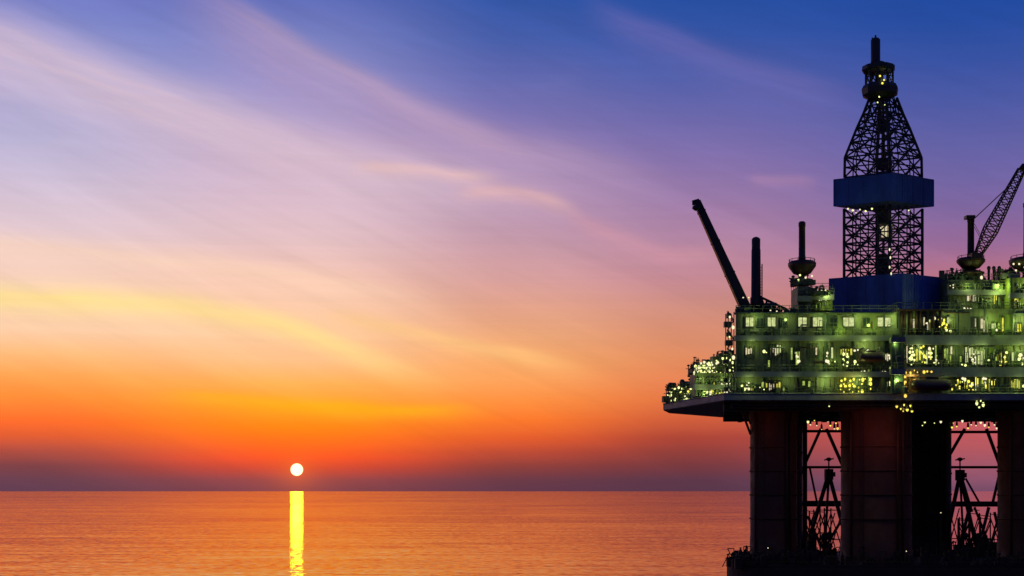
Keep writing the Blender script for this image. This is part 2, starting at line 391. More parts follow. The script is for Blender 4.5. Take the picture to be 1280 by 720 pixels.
def greeble(mb, x0, x1, y0, y1, z, n, seed, hmax=1.8):
    """valves, drums, vents and short pipes standing on a level"""
    q = random.Random(seed)
    for _ in range(n):
        x, y = q.uniform(x0, x1), q.uniform(y0, y1); t = q.random(); h = q.uniform(.5, hmax)
        if t < .25: mb.rbox(x, y, q.uniform(.25, .7), q.uniform(.25, .6), z, z+h*.7, q.uniform(0, .4))
        elif t < .5: r = q.uniform(.2, .5); mb.lathe(x, y, [(r, z), (r, z+h*.7), (r*.6, z+h*.8), (.08, z+h*.85), (.08, z+h)], 12)
        elif t < .75:
            mb.tube((x, y, z), (x, y, z+h), .09, 6); mb.ball((x, y, z+h), q.uniform(.18, .34), 8, .7)
            mb.tube((x-.5, y, z+h*.7), (x+.5, y, z+h*.7), .06, 6)
        else: mb.path([(x, y, z), (x, y, z+h), (x+q.uniform(-1.2, 1.2), y, z+h), (x+q.uniform(-1.2, 1.2), y, z)], .08, 6)
    return mb

# ------------------------------------------------------------------ main deck
ZT, ZB = Z(492.5), Z(501)
plan = [(X(905), 250), (X(829, 280), 280), (X(836, 290), 290), (X(900, 306), 306), (112, 306), (112, 250)]
t = thing('main_deck', (70, 278, ZB), 'long grey steel deck slab with pointed end carrying the lit platform', 'deck')
MB().prism(plan, ZB+.12, ZT).build('deck_slab', M['deck'], t)
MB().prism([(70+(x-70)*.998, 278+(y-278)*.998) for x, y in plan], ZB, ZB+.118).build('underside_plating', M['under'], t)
kb = MB()                                                   # kerb round the edge
for (a, b) in zip(plan, plan[1:]+plan[:1]): kb.tube((a[0], a[1], ZT+.08), (b[0], b[1], ZT+.08), .12, 4)
kb.build('edge_kerb', M['band'], t)
gm = MB()
for y in (254, 266, 279, 292, 303): gm.box(X(903, y)+.3, 111, y, y+1.2, ZB-1.5 if y < 300 else ZB-1.0, ZB-.002)
for i in range(12): gm.box(46.5+i*5.8, 47.2+i*5.8, 255.2, 303, ZB-1.2, ZB-.004)
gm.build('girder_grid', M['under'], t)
rm = rail_mb((X(905)+.3, 250.25, ZT), (X(829, 280)+.4, 280, ZT))
for a, b in ((X(905)+.3, X(1120)), (X(1192), 111)): rail_mb((a, 250.25, ZT), (b, 250.25, ZT), mb=rm)
rm.build('railing', M['rail'], t)
nd = MB(); q = random.Random(5)
for i in range(46):                                          # cable trays and pipes hung below the deck edge
    x = q.uniform(37.5, 108); nd.tube((x, 251.2, ZB-q.uniform(.3, 1.4)), (x, 251.2, ZB), .1, 5)
nd.tube((37.5, 251.2, ZB-.6), (108, 251.2, ZB-.6), .16, 6); nd.tube((37.5, 252, ZB-1.0), (108, 252, ZB-1.0), .22, 6)
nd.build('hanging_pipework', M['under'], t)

# ------------------------------------------------------------------ columns
def column(px, wpx, Y, m, label, top=None, flare=1.06):
    r = wpx/2*Y/FOC; cx = X(px, Y); top = top or ZB-.01
    t = thing('support_column', (cx, Y, -6), label, 'column')
    prof = [(r*1.12, -6), (r*1.12, 3.0), (r*1.02, 4.6), (r*1.01, 8)]
    z = 8
    prof += [(r, 8.01), (r, top-3.2), (r*flare, top-1.6), (r*flare, top)]
    MB().lathe(cx, Y, prof, 48).build('shaft', m, t)
    rg = MB()
    for z in (11, 15.2, 19.4, 23.6):
        if z < top-4: rg.lathe(cx, Y, [(r+.005, z), (r+.14, z+.05), (r+.14, z+.3), (r+.005, z+.35)], 48)
    rg.build('stiffener_ring', m, t)
    ld = MB(); a = -2.2
    px_, py_ = cx+math.cos(a)*(r+.35), Y+math.sin(a)*(r+.35)
    for s_ in (-.3, .3): ld.tube((px_+s_, py_, 4), (px_+s_, py_, top), .05, 4)
    for i in range(int((top-4)/.5)): ld.tube((px_-.3, py_, 4+i*.5), (px_+.3, py_, 4+i*.5), .03, 4)
    ld.build('ladder', M['brace'], t)
    pp = MB()
    for a in (-1.2, -1.02, -2.55): pp.tube((cx+math.cos(a)*(r+.28), Y+math.sin(a)*(r+.28), 3), (cx+math.cos(a)*(r+.28), Y+math.sin(a)*(r+.28), top), .2, 8)
    pp.build('riser_pipe', m, t)
    return t
column(967, 58, 262, M['leg'], 'rusty brown column under the pointed end of the deck, beside the open sea')
column(982, 41, 296, M['legdark'], 'slim dark column close behind the outermost rusty column')
column(1095, 86, 259, M['leg'], 'thickest reddish brown column under the middle of the deck')
column(1156, 64, 296, M['legdark'], 'black column half hidden behind the thickest reddish column')
column(1293, 88, 259, M['leg'], 'broad dark column at the picture edge below the tall green block')
column(1330, 60, 296, M['legdark'], 'dark rear column behind the broad edge column')

# corner brackets beneath the deck at the outer column
t = thing('deck_bracket', (X(938, 262), 262, ZB-5), 'small triangular bracket bracing the deck against the outermost column', 'bracket')
MB().tube((X(926, 258), 258, ZB-.8), (X(938, 262), 262, ZB-5.2), .22, 8).tube((X(931, 260), 260, ZB-1), (X(938, 262), 262, ZB-3.4), .16, 8).build('strut', M['brace'], t)

# ------------------------------------------------------------------ bracing frames between the columns
def frame(label, xa, xb, Y, dg, rows):
    t = thing('bracing_frame', (X((xa+xb)/2, Y), Y, 5), label, 'bracing')
    P = lambda px, py, y=Y: (X(px, y), y, Z(py, y))
    for py, r in rows:
        MB().tube(P(xa-6, py), P(xb+6, py), r, 8).build('horizontal_brace', M['brace'], t)
    for a, b, r in dg:
        MB().tube(P(*a), P(*b), r, 8).build('diagonal_brace', M['brace'], t)
    return t
frame('open steel bracing between outermost and thickest columns', 1002, 1052, 300,
      [((1026,536),(998,598),.32), ((1033,536),(1056,588),.36), ((1012,584),(1021,627),.22), ((1019,640),(1008,690),.26), ((1058,640),(1028,690),.3), ((1009,645),(1030,688),.24)],
      [(539,.3), (584,.28), (629.5,.65)])
for o_ in list(col.objects):
    if o_.name == 'bracing_frame': MB().tube((X(1006, 300), 300, 3), (X(1006, 300), 300, ZB-.3), .5, 10).build('vertical_brace', M['brace'], o_)
frame('open steel bracing between black rear column and broad edge column', 1188, 1250, 300,
      [((1206,536),(1184,574),.34), ((1233,536),(1250,582),.36), ((1249,594),(1240,632),.3), ((1207,598),(1224,628),.22), ((1236,634),(1222,690),.34), ((1212,634),(1198,690),.36), ((1243,640),(1254,690),.3), ((1218,634),(1240,690),.26), ((1249,640),(1236,690),.2)],
      [(540,.3), (584,.28), (630,.6)])

def riser(label, apx, apy, Y, feet, tall):
    """A-frame with a valve head standing between the columns"""
    P = lambda px, py, y=Y: (X(px, y), y, Z(py, y))
    t = thing('valve_stand', P(apx, 690), label, 'A-frame')
    for fx, fy, r in feet: MB().tube(P(apx, apy), P(fx, fy), r, 8).build('leg', M['brace'], t)
    hd = MB(); c0 = P(apx, apy)
    hd.rbox(c0[0], Y, .75, .7, c0[2]-1.2, c0[2]+.9, 0); hd.rbox(c0[0]+.25, Y, .95, .5, c0[2]-.6, c0[2]+.3, 0)
    hd.build('head_block', M['brace'], t)
    vv = MB(); c1 = P(apx, tall)
    vv.tube((c0[0], Y, c0[2]+.8), (c1[0], Y, c1[2]), .14, 8)
    vv.tube((c1[0]-.9, Y, c1[2]-.15), (c1[0]+.95, Y, c1[2]+.1), .14, 8)
    vv.lathe(c1[0], Y, [(.2, c1[2]-.4), (.55, c1[2]-.1), (.6, c1[2]+.1), (.2, c1[2]+.35)], 12)
    vv.build('valve_handwheel', M['brace'], t)
riser('A-frame valve stand seen between outermost and thickest columns', 1036, 592, 288, [(1012,672,.42), (1062,690,.4), (1031,690,.25)], 574)
riser('A-frame valve stand beside the black rear column', 1200, 593, 288, [(1184,668,.4), (1214,640,.42), (1222,690,.4), (1205,690,.22)], 574)

# ------------------------------------------------------------------ pontoon
t = thing('pontoon', (72, 278, -3), 'low black steel pontoon cluttered with pipes at the foot of the columns', 'pontoon')
pl = []
for i in range(9): a = math.pi*(.5+i/8*.5); pl.append((52+7.0*math.cos(a), 300+6*math.sin(a)))
for i in range(9): a = math.pi*(1+i/8*.5); pl.append((44+6.6*math.cos(a), 256+9*math.sin(a)))
pl += [(112, 247), (112, 306)]
hm = MB(); hm.prism(pl, -3, 2.9)
hm.prism([(44+(x-44)*.93 if x < 44 else x, 278+(y-278)*.96) for x, y in pl], 2.9, 3.5)
hm.build('hull', M['hull'], t)
gr = MB(); greeble(gr, 39.5, 52, 250, 268, 3.45, 150, 21, 3.0); greeble(gr, 37.6, 42, 249.5, 258, 2.85, 80, 29, 2.6); greeble(gr, 42, 105, 248.5, 251, 3.45, 150, 33, 2.4); greeble(gr, 50, 105, 252, 298, 3.45, 170, 22, 3.6)
greeble(gr, 53, 62, 280, 300, 3.45, 60, 42, 5); greeble(gr, 86, 98, 280, 300, 3.45, 60, 44, 5)
gr.build('deck_pipework', M['hull'], t)
fr = MB(); q = random.Random(12)
for (xa, xb) in ((X(1004, 292), X(1054, 292)), (X(1186, 292), X(1252, 292))):
    n_ = int((xb-xa)/2.1)
    for yy in (286, 292):
        zt_ = [5+q.uniform(5.5, 8.8) for _ in range(n_+1)]
        for i in range(n_):
            x = xa+i*2.1; fr.tube((x, yy, 3.4), (x, yy, zt_[i]), .15, 6); fr.tube((x, yy, zt_[i]-.3), (x+2.1, yy, zt_[i]-.5), .08, 6)
            fr.tube((x, yy, 5), (x+2.1, yy, zt_[i]-1), .13, 6); fr.tube((x+2.1, yy, 5), (x, yy, zt_[i]-1), .13, 6)
            fr.tube((x, yy, 6.6), (x+2.1, yy, 6.6), .1, 6)
            if q.random() < .6: fr.tube((x+1, yy-.5, 7.2), (x+1, yy+.5, 7.2), q.uniform(.4, .8), 12)
fr.build('pipe_rack', M['brace'], t)
rl = MB(); rail_mb((37.9, 254, 2.9), (45.5, 300, 2.9), mb=rl); rail_mb((40, 249, 2.9), (110, 247.4, 2.9), mb=rl); rl.build('railing', M['brace'], t)

# ------------------------------------------------------------------ modules
def module(name, label, cat, pxa, pxb, Y, depth, levels, wall, pat=None, seed=1, x1=None, roof_rail=True, npipes=10, lightp=70, lstep=6.0, bh=.9, skew=0):
    """levels = photo rows of the storey bands, bottom first.  Walls, projecting walkways, rails, pipework."""
    xa, xb = X(pxa, Y), x1 or X(pxb, Y); zs = [Z(p, Y) for p in levels]; q = random.Random(seed)
    t = thing(name, ((xa+xb)/2, Y+depth/2, zs[0]), label, cat)
    MB().prism([(xa, Y), (xb, Y), (xb, Y+depth), (xa+skew, Y+depth)], zs[0]+.004, zs[-1]).build('wall', wall, t)
    # projecting panels and posts
    x = xa+.5
    while x < xb-1.5:
        ww = q.uniform(.8, 3.2)
        for a, b in zip(zs, zs[1:]):
            if q.random() < .5: MB().box(x, min(xb, x+ww), Y-q.uniform(.06, .22), Y-.003, a+.1, b-bh*.6).build('cladding_panel', q.choice([pat or wall, wall]), t)
        x += ww+q.uniform(.4, 1.6)
    for i, z in enumerate(zs[1:-1]):
        wk = MB().box(xa-.3, xb, Y-1.15, Y-.002, z-bh*.55, z+bh*.45); wk.build('walkway', M['band'], t)
        rail_mb((xa-.2, Y-1.1, z+bh*.45), (xb, Y-1.1, z+bh*.45)).build('railing', M['rail'], t)
    if roof_rail:
        rr = rail_mb((xa, Y+.1, zs[-1]), (xb, Y+.1, zs[-1])); rail_mb((xa+.05, Y+.1, zs[-1]), (xa+skew+.05, Y+depth, zs[-1]), mb=rr); rr.build('roof_railing', M['rail'], t)
    for j in range(int((xb-xa)/5)+1):
        x = min(xb-.2, xa+.2+j*5); MB().box(x-.17, x+.17, Y-.32, Y-.004, zs[0], zs[-1]-.1).build('steel_post', M['teal'], t)
    for i, (a, b) in enumerate(zip(zs, zs[1:])):
        [pipes(MB(), xa+.6, min(xb, 92)-.6, Y, a+.3, b-.7, 1, seed*31+i*57+u).build('pipe', M['pipe'] if u % 3 else M['brace'], t) for u in range(npipes)]
        gk = greeble(MB(), xa+.3, min(xb, 95), Y-.9, Y-.3, a+(bh*.45 if i else .01), int((min(xb, 95)-xa)*.55), seed*17+i, 1.7); gk.build('walkway_equipment', M['equip'], t)
        x = xa+lstep*.5
        while x < xb and x < 99:
            light(t, (x+q.uniform(-1, 1), Y-1.7, b-bh-.3), lightp*q.uniform(.6, 2.1), (.74, 1.0, .24)); x += lstep
    return t, xa, xb, zs

F = 250.9
main, xa, xb, zs = module('process_module', 'long green three-storey block with spaced lit windows beneath the navy derrick', 'module',
    920, 1121, F, 17, [492.5, 468, 423, 390], M['green'], M['teal'], 3, npipes=12, lightp=78, skew=2.5)
for px, wpx, c_ in ((937,8,'pale'),(964,9,'pale'),(1003,9,'pale'),(1022,10,'pale'),(1061,12,'pale'),(1105,14,'pale')):
    window(main, px, 397, 408, wpx, F, c_, 'plain')
for px, wpx, y0, y1, c_ in ((937,8,433,445,'cream'),(968,9,431,446,'cream'),(974,5,431,442,'pale'),(1017,9,430,447,'cream'),(1055,7,434,446,'yellow'),(1062,6,434,446,'yellow'),(1111,7,440,452,'cream'),(990,2.5,434,456,'green'),(995,2,440,458,'green'),(1031,3,434,446,'green')):
    window(main, px, y0, y1, wpx, F, c_, 'strips')
for px, wpx, y0, y1, c_ in ((936,7,479,489,'green'),(945,9,481,487,'green'),(965,6,478,490,'cream'),(972,6,476,491,'yellow'),(1008,8,475,484,'green'),(1113,5,477,487,'yellow')):
    window(main, px, y0, y1, wpx, F, c_, 'strips')
for px, wpx, y0, y1, c_ in ((1054,9,472,491,'gold'),(1065,9,472,491,'gold'),(1076,10,472,491,'gold'),(1113,6,474,486,'bulb'),(955,4,436,442,'bulb'),(1042,6,452,456,'bulb'),(1075,18,464,468,'soft'),(1105,14,461,467,'soft'),(1076,20,436,439,'soft'),(1114,6,436,452,'soft'),(1069,6,448,460,'bulb')):
    G.setdefault(c_, G.get(c_)); window(main, px, y0, y1, wpx, F-.35, c_, 'lamps')
light(main, (X(1065), F-2.2, Z(478)), 160, (1, .9, .12)); light(main, (X(1090), F-2.0, Z(405)), 200, (.66, 1, .12)); light(main, (X(1050), F-2.0, Z(412)), 150, (.66, 1, .12))
light(main, (X(1040), F-2.0, Z(450)), 90, (.66, 1, .12))

rt, xa2, xb2, zs2 = module('utility_module', 'wide green block crowded with yellow lights between the derrick and picture edge', 'module',
    1121, 0, 251.6, 20, [492.5, 465, 425, 386], M['green'], M['lime'], 8, x1=108, npipes=16, lightp=86, bh=1.6)
Y2 = 251.6
for px, wpx, y0, y1, c_ in ((1142,5,397,416,'cream'),(1156,3,395,412,'cream'),(1178,3,398,412,'cream'),(1184,3,398,409,'pale'),(1192,4,398,410,'yellow'),(1221,4,397,414,'cream'),(1230,7,397,416,'cream'),(1244,3,403,412,'yellow'),(1252,4,396,418,'yellow'),(1272,7,403,416,'yellow'),(1286,7,400,416,'yellow'),
        (1136,5,428,454,'cream'),(1142,4,426,450,'cream'),(1149,3,427,448,'pale'),(1155,3,438,456,'green'),(1183,3,434,450,'pale'),(1190,3,432,452,'cream'),(1209,4,433,448,'pale'),(1215,4,434,450,'pale'),(1226,12,434,456,'pale'),(1240,4,442,456,'pale'),(1252,10,438,458,'yellow'),(1265,7,440,457,'pale'),(1277,9,440,458,'pale'),(1290,9,438,458,'pale'),
        (1222,5,472,489,'cream'),(1239,9,471,489,'yellow'),(1268,7,474,488,'yellow'),(1277,7,473,488,'gold'),(1290,6,473,488,'yellow')):
    G.setdefault(c_, None); window(rt, px, y0, y1, wpx, Y2, c_, 'strips')
for px, wpx, y0, y1, c_ in ((1172,12,396,402,'soft'),(1187,9,410,418,'bulb'),(1162,8,440,458,'bulb'),(1170,6,446,458,'soft'),(1186,12,450,458,'bulb'),(1205,14,452,458,'bulb'),(1193,8,474,490,'gold'),(1204,8,472,490,'soft'),(1213,8,476,490,'gold'),(1230,8,472,490,'soft'),(1150,30,463,467,'amber'),(1128,7,464,488,'amber'),(1131,7,486,497,'amber')):
    window(rt, px, y0, y1, wpx, Y2-(1.4 if c_ == 'amber' else .35), c_, 'lamps')
light(rt, (X(1140), 249.6, Z(470)), 120, (1, .5, .1)); light(rt, (X(1250), 249.4, Z(405)), 200, (.6, 1, .08)); light(rt, (X(1270), 249.4, Z(440)), 110, (.66, 1, .12))
q = random.Random(31)
def scatter(par, pa, pb_, y0, y1, Y, n, styles=('cream','pale','yellow','green')):
    for _ in range(n):
        px = q.uniform(pa, pb_); h = q.uniform(.35, .95)*(y1-y0); o_ = q.uniform(0, (y1-y0)-h)
        if q.random() < .6: window(par, px, y0+o_, y0+o_+h, q.choice((2, 3, 4, 5)), Y-.28, q.choice(styles), 'strips')
        else: window(par, px, y0+o_, y0+o_+h, q.choice((4, 6, 8)), Y-.45, q.choice(('soft', 'bulb', 'gold')), 'lamps')
scatter(rt, 1158, 1200, 396, 417, Y2, 7); scatter(rt, 1240, 1285, 400, 417, Y2, 4)
scatter(rt, 1134, 1176, 430, 458, Y2, 12); scatter(rt, 1176, 1222, 432, 458, Y2, 7, ('green','pale')); scatter(rt, 1232, 1288, 438, 458, Y2, 8)
scatter(rt, 1192, 1248, 470, 490, Y2, 12, ('yellow','gold','cream')); scatter(rt, 1262, 1285, 472, 488, Y2, 4)
G['dark'] = mat('dark_glass', (.02, .03, .03), .12, 0, .2)
for px in (950, 980, 1042, 1083): window(main, px, 398, 408, 7, F, 'dark', 'plain')
scatter(main, 960, 1060, 431, 460, F, 9, ('green','pale','cream')); scatter(main, 1082, 1118, 455, 488, F, 5, ('green',)); scatter(main, 925, 985, 476, 491, F, 8, ('green','yellow','cream'))
tb, _, _, _ = module('stair_block', 'narrow grey-green stair shaft at the joint of the two big green blocks', 'stair shaft', 1114, 1130, 249.0+.5, 1.3, [492.5, 465, 425, 418], M['teal'], M['teal'], 9, npipes=3, lightp=10, roof_rail=False)

t1, _, _, _ = module('upper_module', 'upper green storey with narrow lit openings below the lattice crane', 'module', 1184, 1262, 262, 16, [389, 366, 350], M['green'], M['teal'], 11, npipes=12, lightp=80)
for px, wpx, y0, y1, c_ in ((1211,4,368,377,'cream'),(1219,5,364,377,'cream'),(1226,7,364,379,'pale'),(1244,3,362,382,'yellow'),(1249,4,374,385,'pale'),(1255,4,374,385,'pale')):
    window(t1, px, y0, y1, wpx, 262, c_, 'strips')
for px, wpx, y0, y1, c_ in ((1190,9,354,363,'soft'),(1223,10,346,351,'soft'),(1250,6,362,370,'bulb'),(1212,24,384,388,'soft')):
    window(t1, px, y0, y1, wpx, 261.5, c_, 'lamps')
light(t1, (X(1247, 262), 259.5, Z(360, 262)), 150, (.66, 1, .12))
t2, _, _, _ = module('tall_module', 'bright yellow-green tower block at the picture edge rising above the other storeys', 'module', 1262, 0, 259, 18, [389, 370, 347], M['lime'], M['lime'], 12, x1=106, npipes=6, lightp=120)
window(t2, 1271, 373, 384, 5, 259, 'yellow', 'strips'); window(t2, 1288, 373, 384, 5, 259, 'yellow', 'strips')

t3, _, _, _ = module('roof_cabin', 'green cabin on the roof beside the navy box, cluttered with pipes and lamps', 'cabin', 1015, 1041, 256, 8, [388, 372, 362], M['lime'], M['green'], 13, npipes=6, lightp=80)
window(t3, 1027, 364, 377, 12, 255.6, 'soft', 'lamps'); window(t3, 1021, 380, 386, 6, 256, 'green', 'strips')
t4, _, _, _ = module('switch_house', 'plain green tower cabin beneath the smaller ringed mast', 'cabin', 997, 1014, 254, 6, [390, 374, 358], M['green'], M['green'], 14, npipes=2, lightp=34)

bow, bx0, bx1, bz = module('bow_module', 'low green deckhouse on the pointed end of the deck below clustered lamps', 'deckhouse', 869, 921, 262, 8, [495.4, 484, 466], M['green'], M['teal'], 15, npipes=8, lightp=60, lstep=3.0)
for px, wpx, y0, y1, c_ in ((884,6,486,493,'bulb'),(892,6,486,494,'gold'),(908,6,479,492,'soft'),(914,6,481,490,'soft'),(900,5,480,488,'bulb')):
    window(bow, px, y0, y1, wpx, 261.4, c_, 'lamps')
scatter(bow, 871, 914, 476, 495, 262, 14, ('pale','yellow','green'))
# roof level structures on the deckhouse
cl = MB(); greeble(cl, X(865, 268), X(918, 268), 263, 280, Z(466, 266), 70, 51, 2.6)
for px, py in ((867,462),(874,455),(885,452),(893,447),(900,444),(908,443),(915,444)):
    cl.rbox(X(px, 266), 266+rnd.uniform(-2, 4), rnd.uniform(.5, 1.1), .8, Z(466, 266), Z(py, 266), .2)
cl.build('roof_equipment', M['equip'], bow)

# stair tower at the left end of the big block
t = thing('stair_tower', (X(916), 253, ZT), 'open zigzag stair tower on the end wall above the deckhouse', 'stairs')
st = MB(); x0_, x1_ = X(912.5), X(920)
for x in (x0_, x1_-.05):
    for y in (252, 255): st.tube((x, y, ZT), (x, y, Z(388)), .09, 6)
st.build('frame', M['rail'], t)
zz = MB(); nz = 9; H = (Z(388)-ZT)/nz
for i in range(nz):
    a, b = ((x0_, x1_) if i % 2 else (x1_, x0_)); zz.add([(a, 252.2, ZT+i*H), (a, 253.6, ZT+i*H), (b, 253.6, ZT+(i+1)*H), (b, 252.2, ZT+(i+1)*H), (a, 252.2, ZT+i*H+.25), (a, 253.6, ZT+i*H+.25), (b, 253.6, ZT+(i+1)*H+.25), (b, 252.2, ZT+(i+1)*H+.25)], [(0,1,2,3),(4,7,6,5),(0,3,7,4),(1,5,6,2),(0,4,5,1),(3,2,6,7)])
zz.build('stair_flight', M['rail'], t)
gb = MB(); q = random.Random(4)
for i in range(nz): gb.rbox(x0_+q.uniform(-.5, .3), 253, q.uniform(.3, .7), .6, ZT+i*H+H*.4, ZT+i*H+H*.4+q.uniform(.5, 1.0), 0)
gb.build('landing_box', M['equip'], t)
for px, py, c_, k_ in ((914,395,'soft',.7),(918,408,'soft',1),(913.5,420,'bulb',.5),(917,435,'soft',.7),(918.5,446,'soft',1.1),(914,462,'bulb',.6)): fixture(t, (X(px), 251.5, Z(py)), c_).scale = (k_, k_, k_*1.3)

# lamp posts: on the pointed deck end, and on the deckhouse roof
def rail_t(px, Y): return X(px, Y)
q = random.Random(9)
nose = [(834,279.5),(837,277),(840,279),(843,274),(846,276),(850,272),(853,275),(856,268),(860,271),(863,267),(866,270),(848,284),(858,282)]
for i, (px, Y) in enumerate(nose):
    lamp_post((X(px, Y), Y, ZT), ('bulb', 'soft', 'gold')[i % 3], 'small lamp post among the cluster on the tip of the deck', 'lamp posts on the pointed deck end', power=22 if i % 2 == 0 else 0, h=q.uniform(.35, 1.5))
zr = bz[-1]
for i in range(34):
    px = 868+i*1.4+q.uniform(-.6, .6); Y = q.uniform(262.6, 268)
    lamp_post((X(px, Y), Y, zr), ('soft', 'bulb', 'bulb')[i % 3], 'small lamp post among the crowd on the deckhouse roof', 'lamp posts on the deckhouse roof', power=20 if i % 3 == 0 else 0, h=q.uniform(.25, 1.0)+(px-866)/50*.7)
# clutter on the tip: drums, valves, winch
def skid(loc, label, kind, seed):
    t = thing(kind, loc, label, 'equipment'); x, y, z = loc; q = random.Random(seed)
    MB().box(x-1.3, x+1.3, y-.7, y+.7, z, z+.25).build('base_frame', M['band'], t)
    MB().tube((x-1.0, y, z+.95), (x+.8, y, z+.95), .6, 14).build('drum', M['equip'], t)
    mm = MB(); greeble(mm, x-1.4, x+1.4, y-.7, y+.7, z+.25, 18, seed, 3.6); mm.build('valve_pipework', M['equip'], t)
skid((X(842, 276), 278.2, ZT), 'drum and valve skid at the very tip of the deck', 'pump_skid', 61)
skid((X(851, 274), 276, ZT), 'drum and valve skid between the deck tip and deckhouse', 'pump_skid', 62)
skid((X(861, 270), 273, ZT), 'drum and valve skid against the deckhouse end wall', 'pump_skid', 63)
skid((X(875, 270), 272, zr), 'drum and valve skid on the low end of the deckhouse roof', 'pump_skid', 64)
skid((X(893, 270), 272, zr+.4), 'drum and valve skid in the middle of the deckhouse roof', 'pump_skid', 65)
skid((X(906, 270), 272, zr+1.4), 'drum and valve skid on the deckhouse roof against the stair tower', 'pump_skid', 66)

# dense valve heads, drums and lamps on the deck tip and along the deckhouse roof
t = thing('tip_equipment', (X(848, 274), 276, ZT), 'dark knobbly valves and small tanks crowding the pointed deck end', 'equipment')
gq = MB(); q = random.Random(77)
def knobs(px0, px1, Ya, Yb, pa, pb_, base, n):
    for _ in range(n):
        px = q.uniform(px0, px1); Y = q.uniform(Ya, Yb); u = (px-px0)/(px1-px0); top_ = pa+(pb_-pa)*u+q.uniform(-2, 12)
        x, z = X(px, Y), Z(top_, Y)
        if z < base+.3: continue
        gq.tube((x, Y, base), (x, Y, z), .07, 5)
        kk = q.random()
        if kk < .5: gq.ball((x, Y, z), q.uniform(.25, .55), 8, q.uniform(.5, 1))
        elif kk < .8: gq.rbox(x, Y, q.uniform(.25, .6), .35, z-q.uniform(.3, .8), z+.1, .2)
        else: gq.tube((x-q.uniform(.4, 1), Y, z), (x+q.uniform(.4, 1), Y, z), .12, 6)
knobs(836, 866, 272, 279, 481, 475, ZT, 46); gq.build('valve_head', M['equip'], t)
lc = MB()
for _ in range(34):
    px = q.uniform(834, 868); Y = q.uniform(271, 277); py = q.uniform(484, 503-(px-834)*.05)
    lc.ball((X(px, Y), Y, max(ZT+.3, Z(py, Y))), q.uniform(.1, .26), 8, q.uniform(.8, 1.5))
lc.build('lamp_string', G['bulb'], t)
gq = MB(); knobs(866, 916, 265, 269.5, 460, 441, zr, 95); gq.build('roof_valve_head', M['equip'], bow)
for c_, n_ in (('soft', 30), ('bulb', 40)):
    lc = MB()
    for _ in range(n_):
        px = q.uniform(868, 918); Y = q.uniform(262.4, 264.5); u = (px-868)/50; py = q.uniform(459-13*u, 471-4*u)
        lc.ball((X(px, Y), Y, Z(py, Y)), q.uniform(.08, .24), 8, q.uniform(.8, 1.5))
    lc.build('lamp_string', G[c_], bow)

# dark lifeboats / containers on the front
def lifeboat(pxa, pxb, py0, py1, Y, label):
    x0, x1, z0, z1 = X(pxa, Y), X(pxb, Y), Z(py1, Y), Z(py0, Y); h = z1-z0; cx = (x0+x1)/2; L = (x1-x0)/2
    t = thing('lifeboat', (cx, Y, z0), label, 'lifeboat', None)
    mb = MB(); n = 12; secs = []
    for i in range(n+1):
        u = -1+2*i/n; w_ = .95*max(.25, (1-abs(u)**7))**.5*min(1.3, h*.55); hh = h*(1-.16*abs(u)**6)
        kz = z0+h*.14*abs(u)**4
        pr = [(0, kz), (-w_*.75, kz+hh*.15), (-w_, kz+hh*.42), (-w_*.92, kz+hh*.5), (-w_*.72, kz+hh*.86), (0, z0+hh*1.0), (w_*.72, kz+hh*.86), (w_*.92, kz+hh*.5), (w_, kz+hh*.42), (w_*.75, kz+hh*.15)]
        secs.append([(cx+L*u, Y+a, b) for a, b in pr])
    m_ = len(secs[0]); vs = [v for s_ in secs for v in s_]
    fs = [(i*m_+j, i*m_+(j+1) % m_, (i+1)*m_+(j+1) % m_, (i+1)*m_+j) for i in range(n) for j in range(m_)]+[tuple(range(m_))[::-1], tuple(range(n*m_, (n+1)*m_))]
    mb.add(vs, fs, True).build('hull', M['boat'], t)
    MB().box(cx-L*.3, cx+L*.3, Y-.5, Y+.5, z1-.25, z1+.12).build('cabin', M['boat'], t)
    dv = MB()
    for s_ in (-.6, .6): dv.path([(cx+L*s_, Y+1.6, z0-.2), (cx+L*s_, Y+1.5, z1+.6), (cx+L*s_, Y, z1+.7), (cx+L*s_, Y, z1)], .09, 6)
    dv.build('davit', M['band'], t)
lifeboat(1139, 1189, 473, 489, 249.3, 'large dark maroon lifeboat hung low on the deck edge under amber lamps')
lifeboat(1073, 1106, 439, 453, 249.4, 'smaller near-black lifeboat hung higher, on the middle storey walkway')

# lamps hanging below the deck
ul_me = MB().lathe(0, 0, [(.06, .7), (.06, .25), (.26, .18), (.3, -.02)], 10).mesh('housing', M['under'])
def underlamp(px, py, Y, c_, label, power=0):
    p = (X(px, Y), Y, Z(py, Y)); t = thing('floodlight', p, label, 'floodlight', 'floodlights hanging below the deck')
    a = bpy.data.objects.new('housing', ul_me); col.objects.link(a); a.parent = t; a.scale = (.8, .8, max(.8, (ZB-p[2])/.7))
    b = bpy.data.objects.new('bulb', bulb_me[c_]); col.objects.link(b); b.parent = t; b.location = (0, 0, -.1)
    v_ = rnd.uniform(.4, .95); b.scale = (v_, v_, v_*rnd.uniform(1.1, 2.0))
    if power: light(t, (p[0], p[1]-.6, p[2]-.8), power, (1, .7, .25))
L1 = 'small floodlight in front of the outermost column top'
L2 = 'small floodlight above the gap between outermost and thickest columns'
L3 = 'small floodlight in front of the black rear column top'
L4 = 'small floodlight above the gap beside the broad edge column'
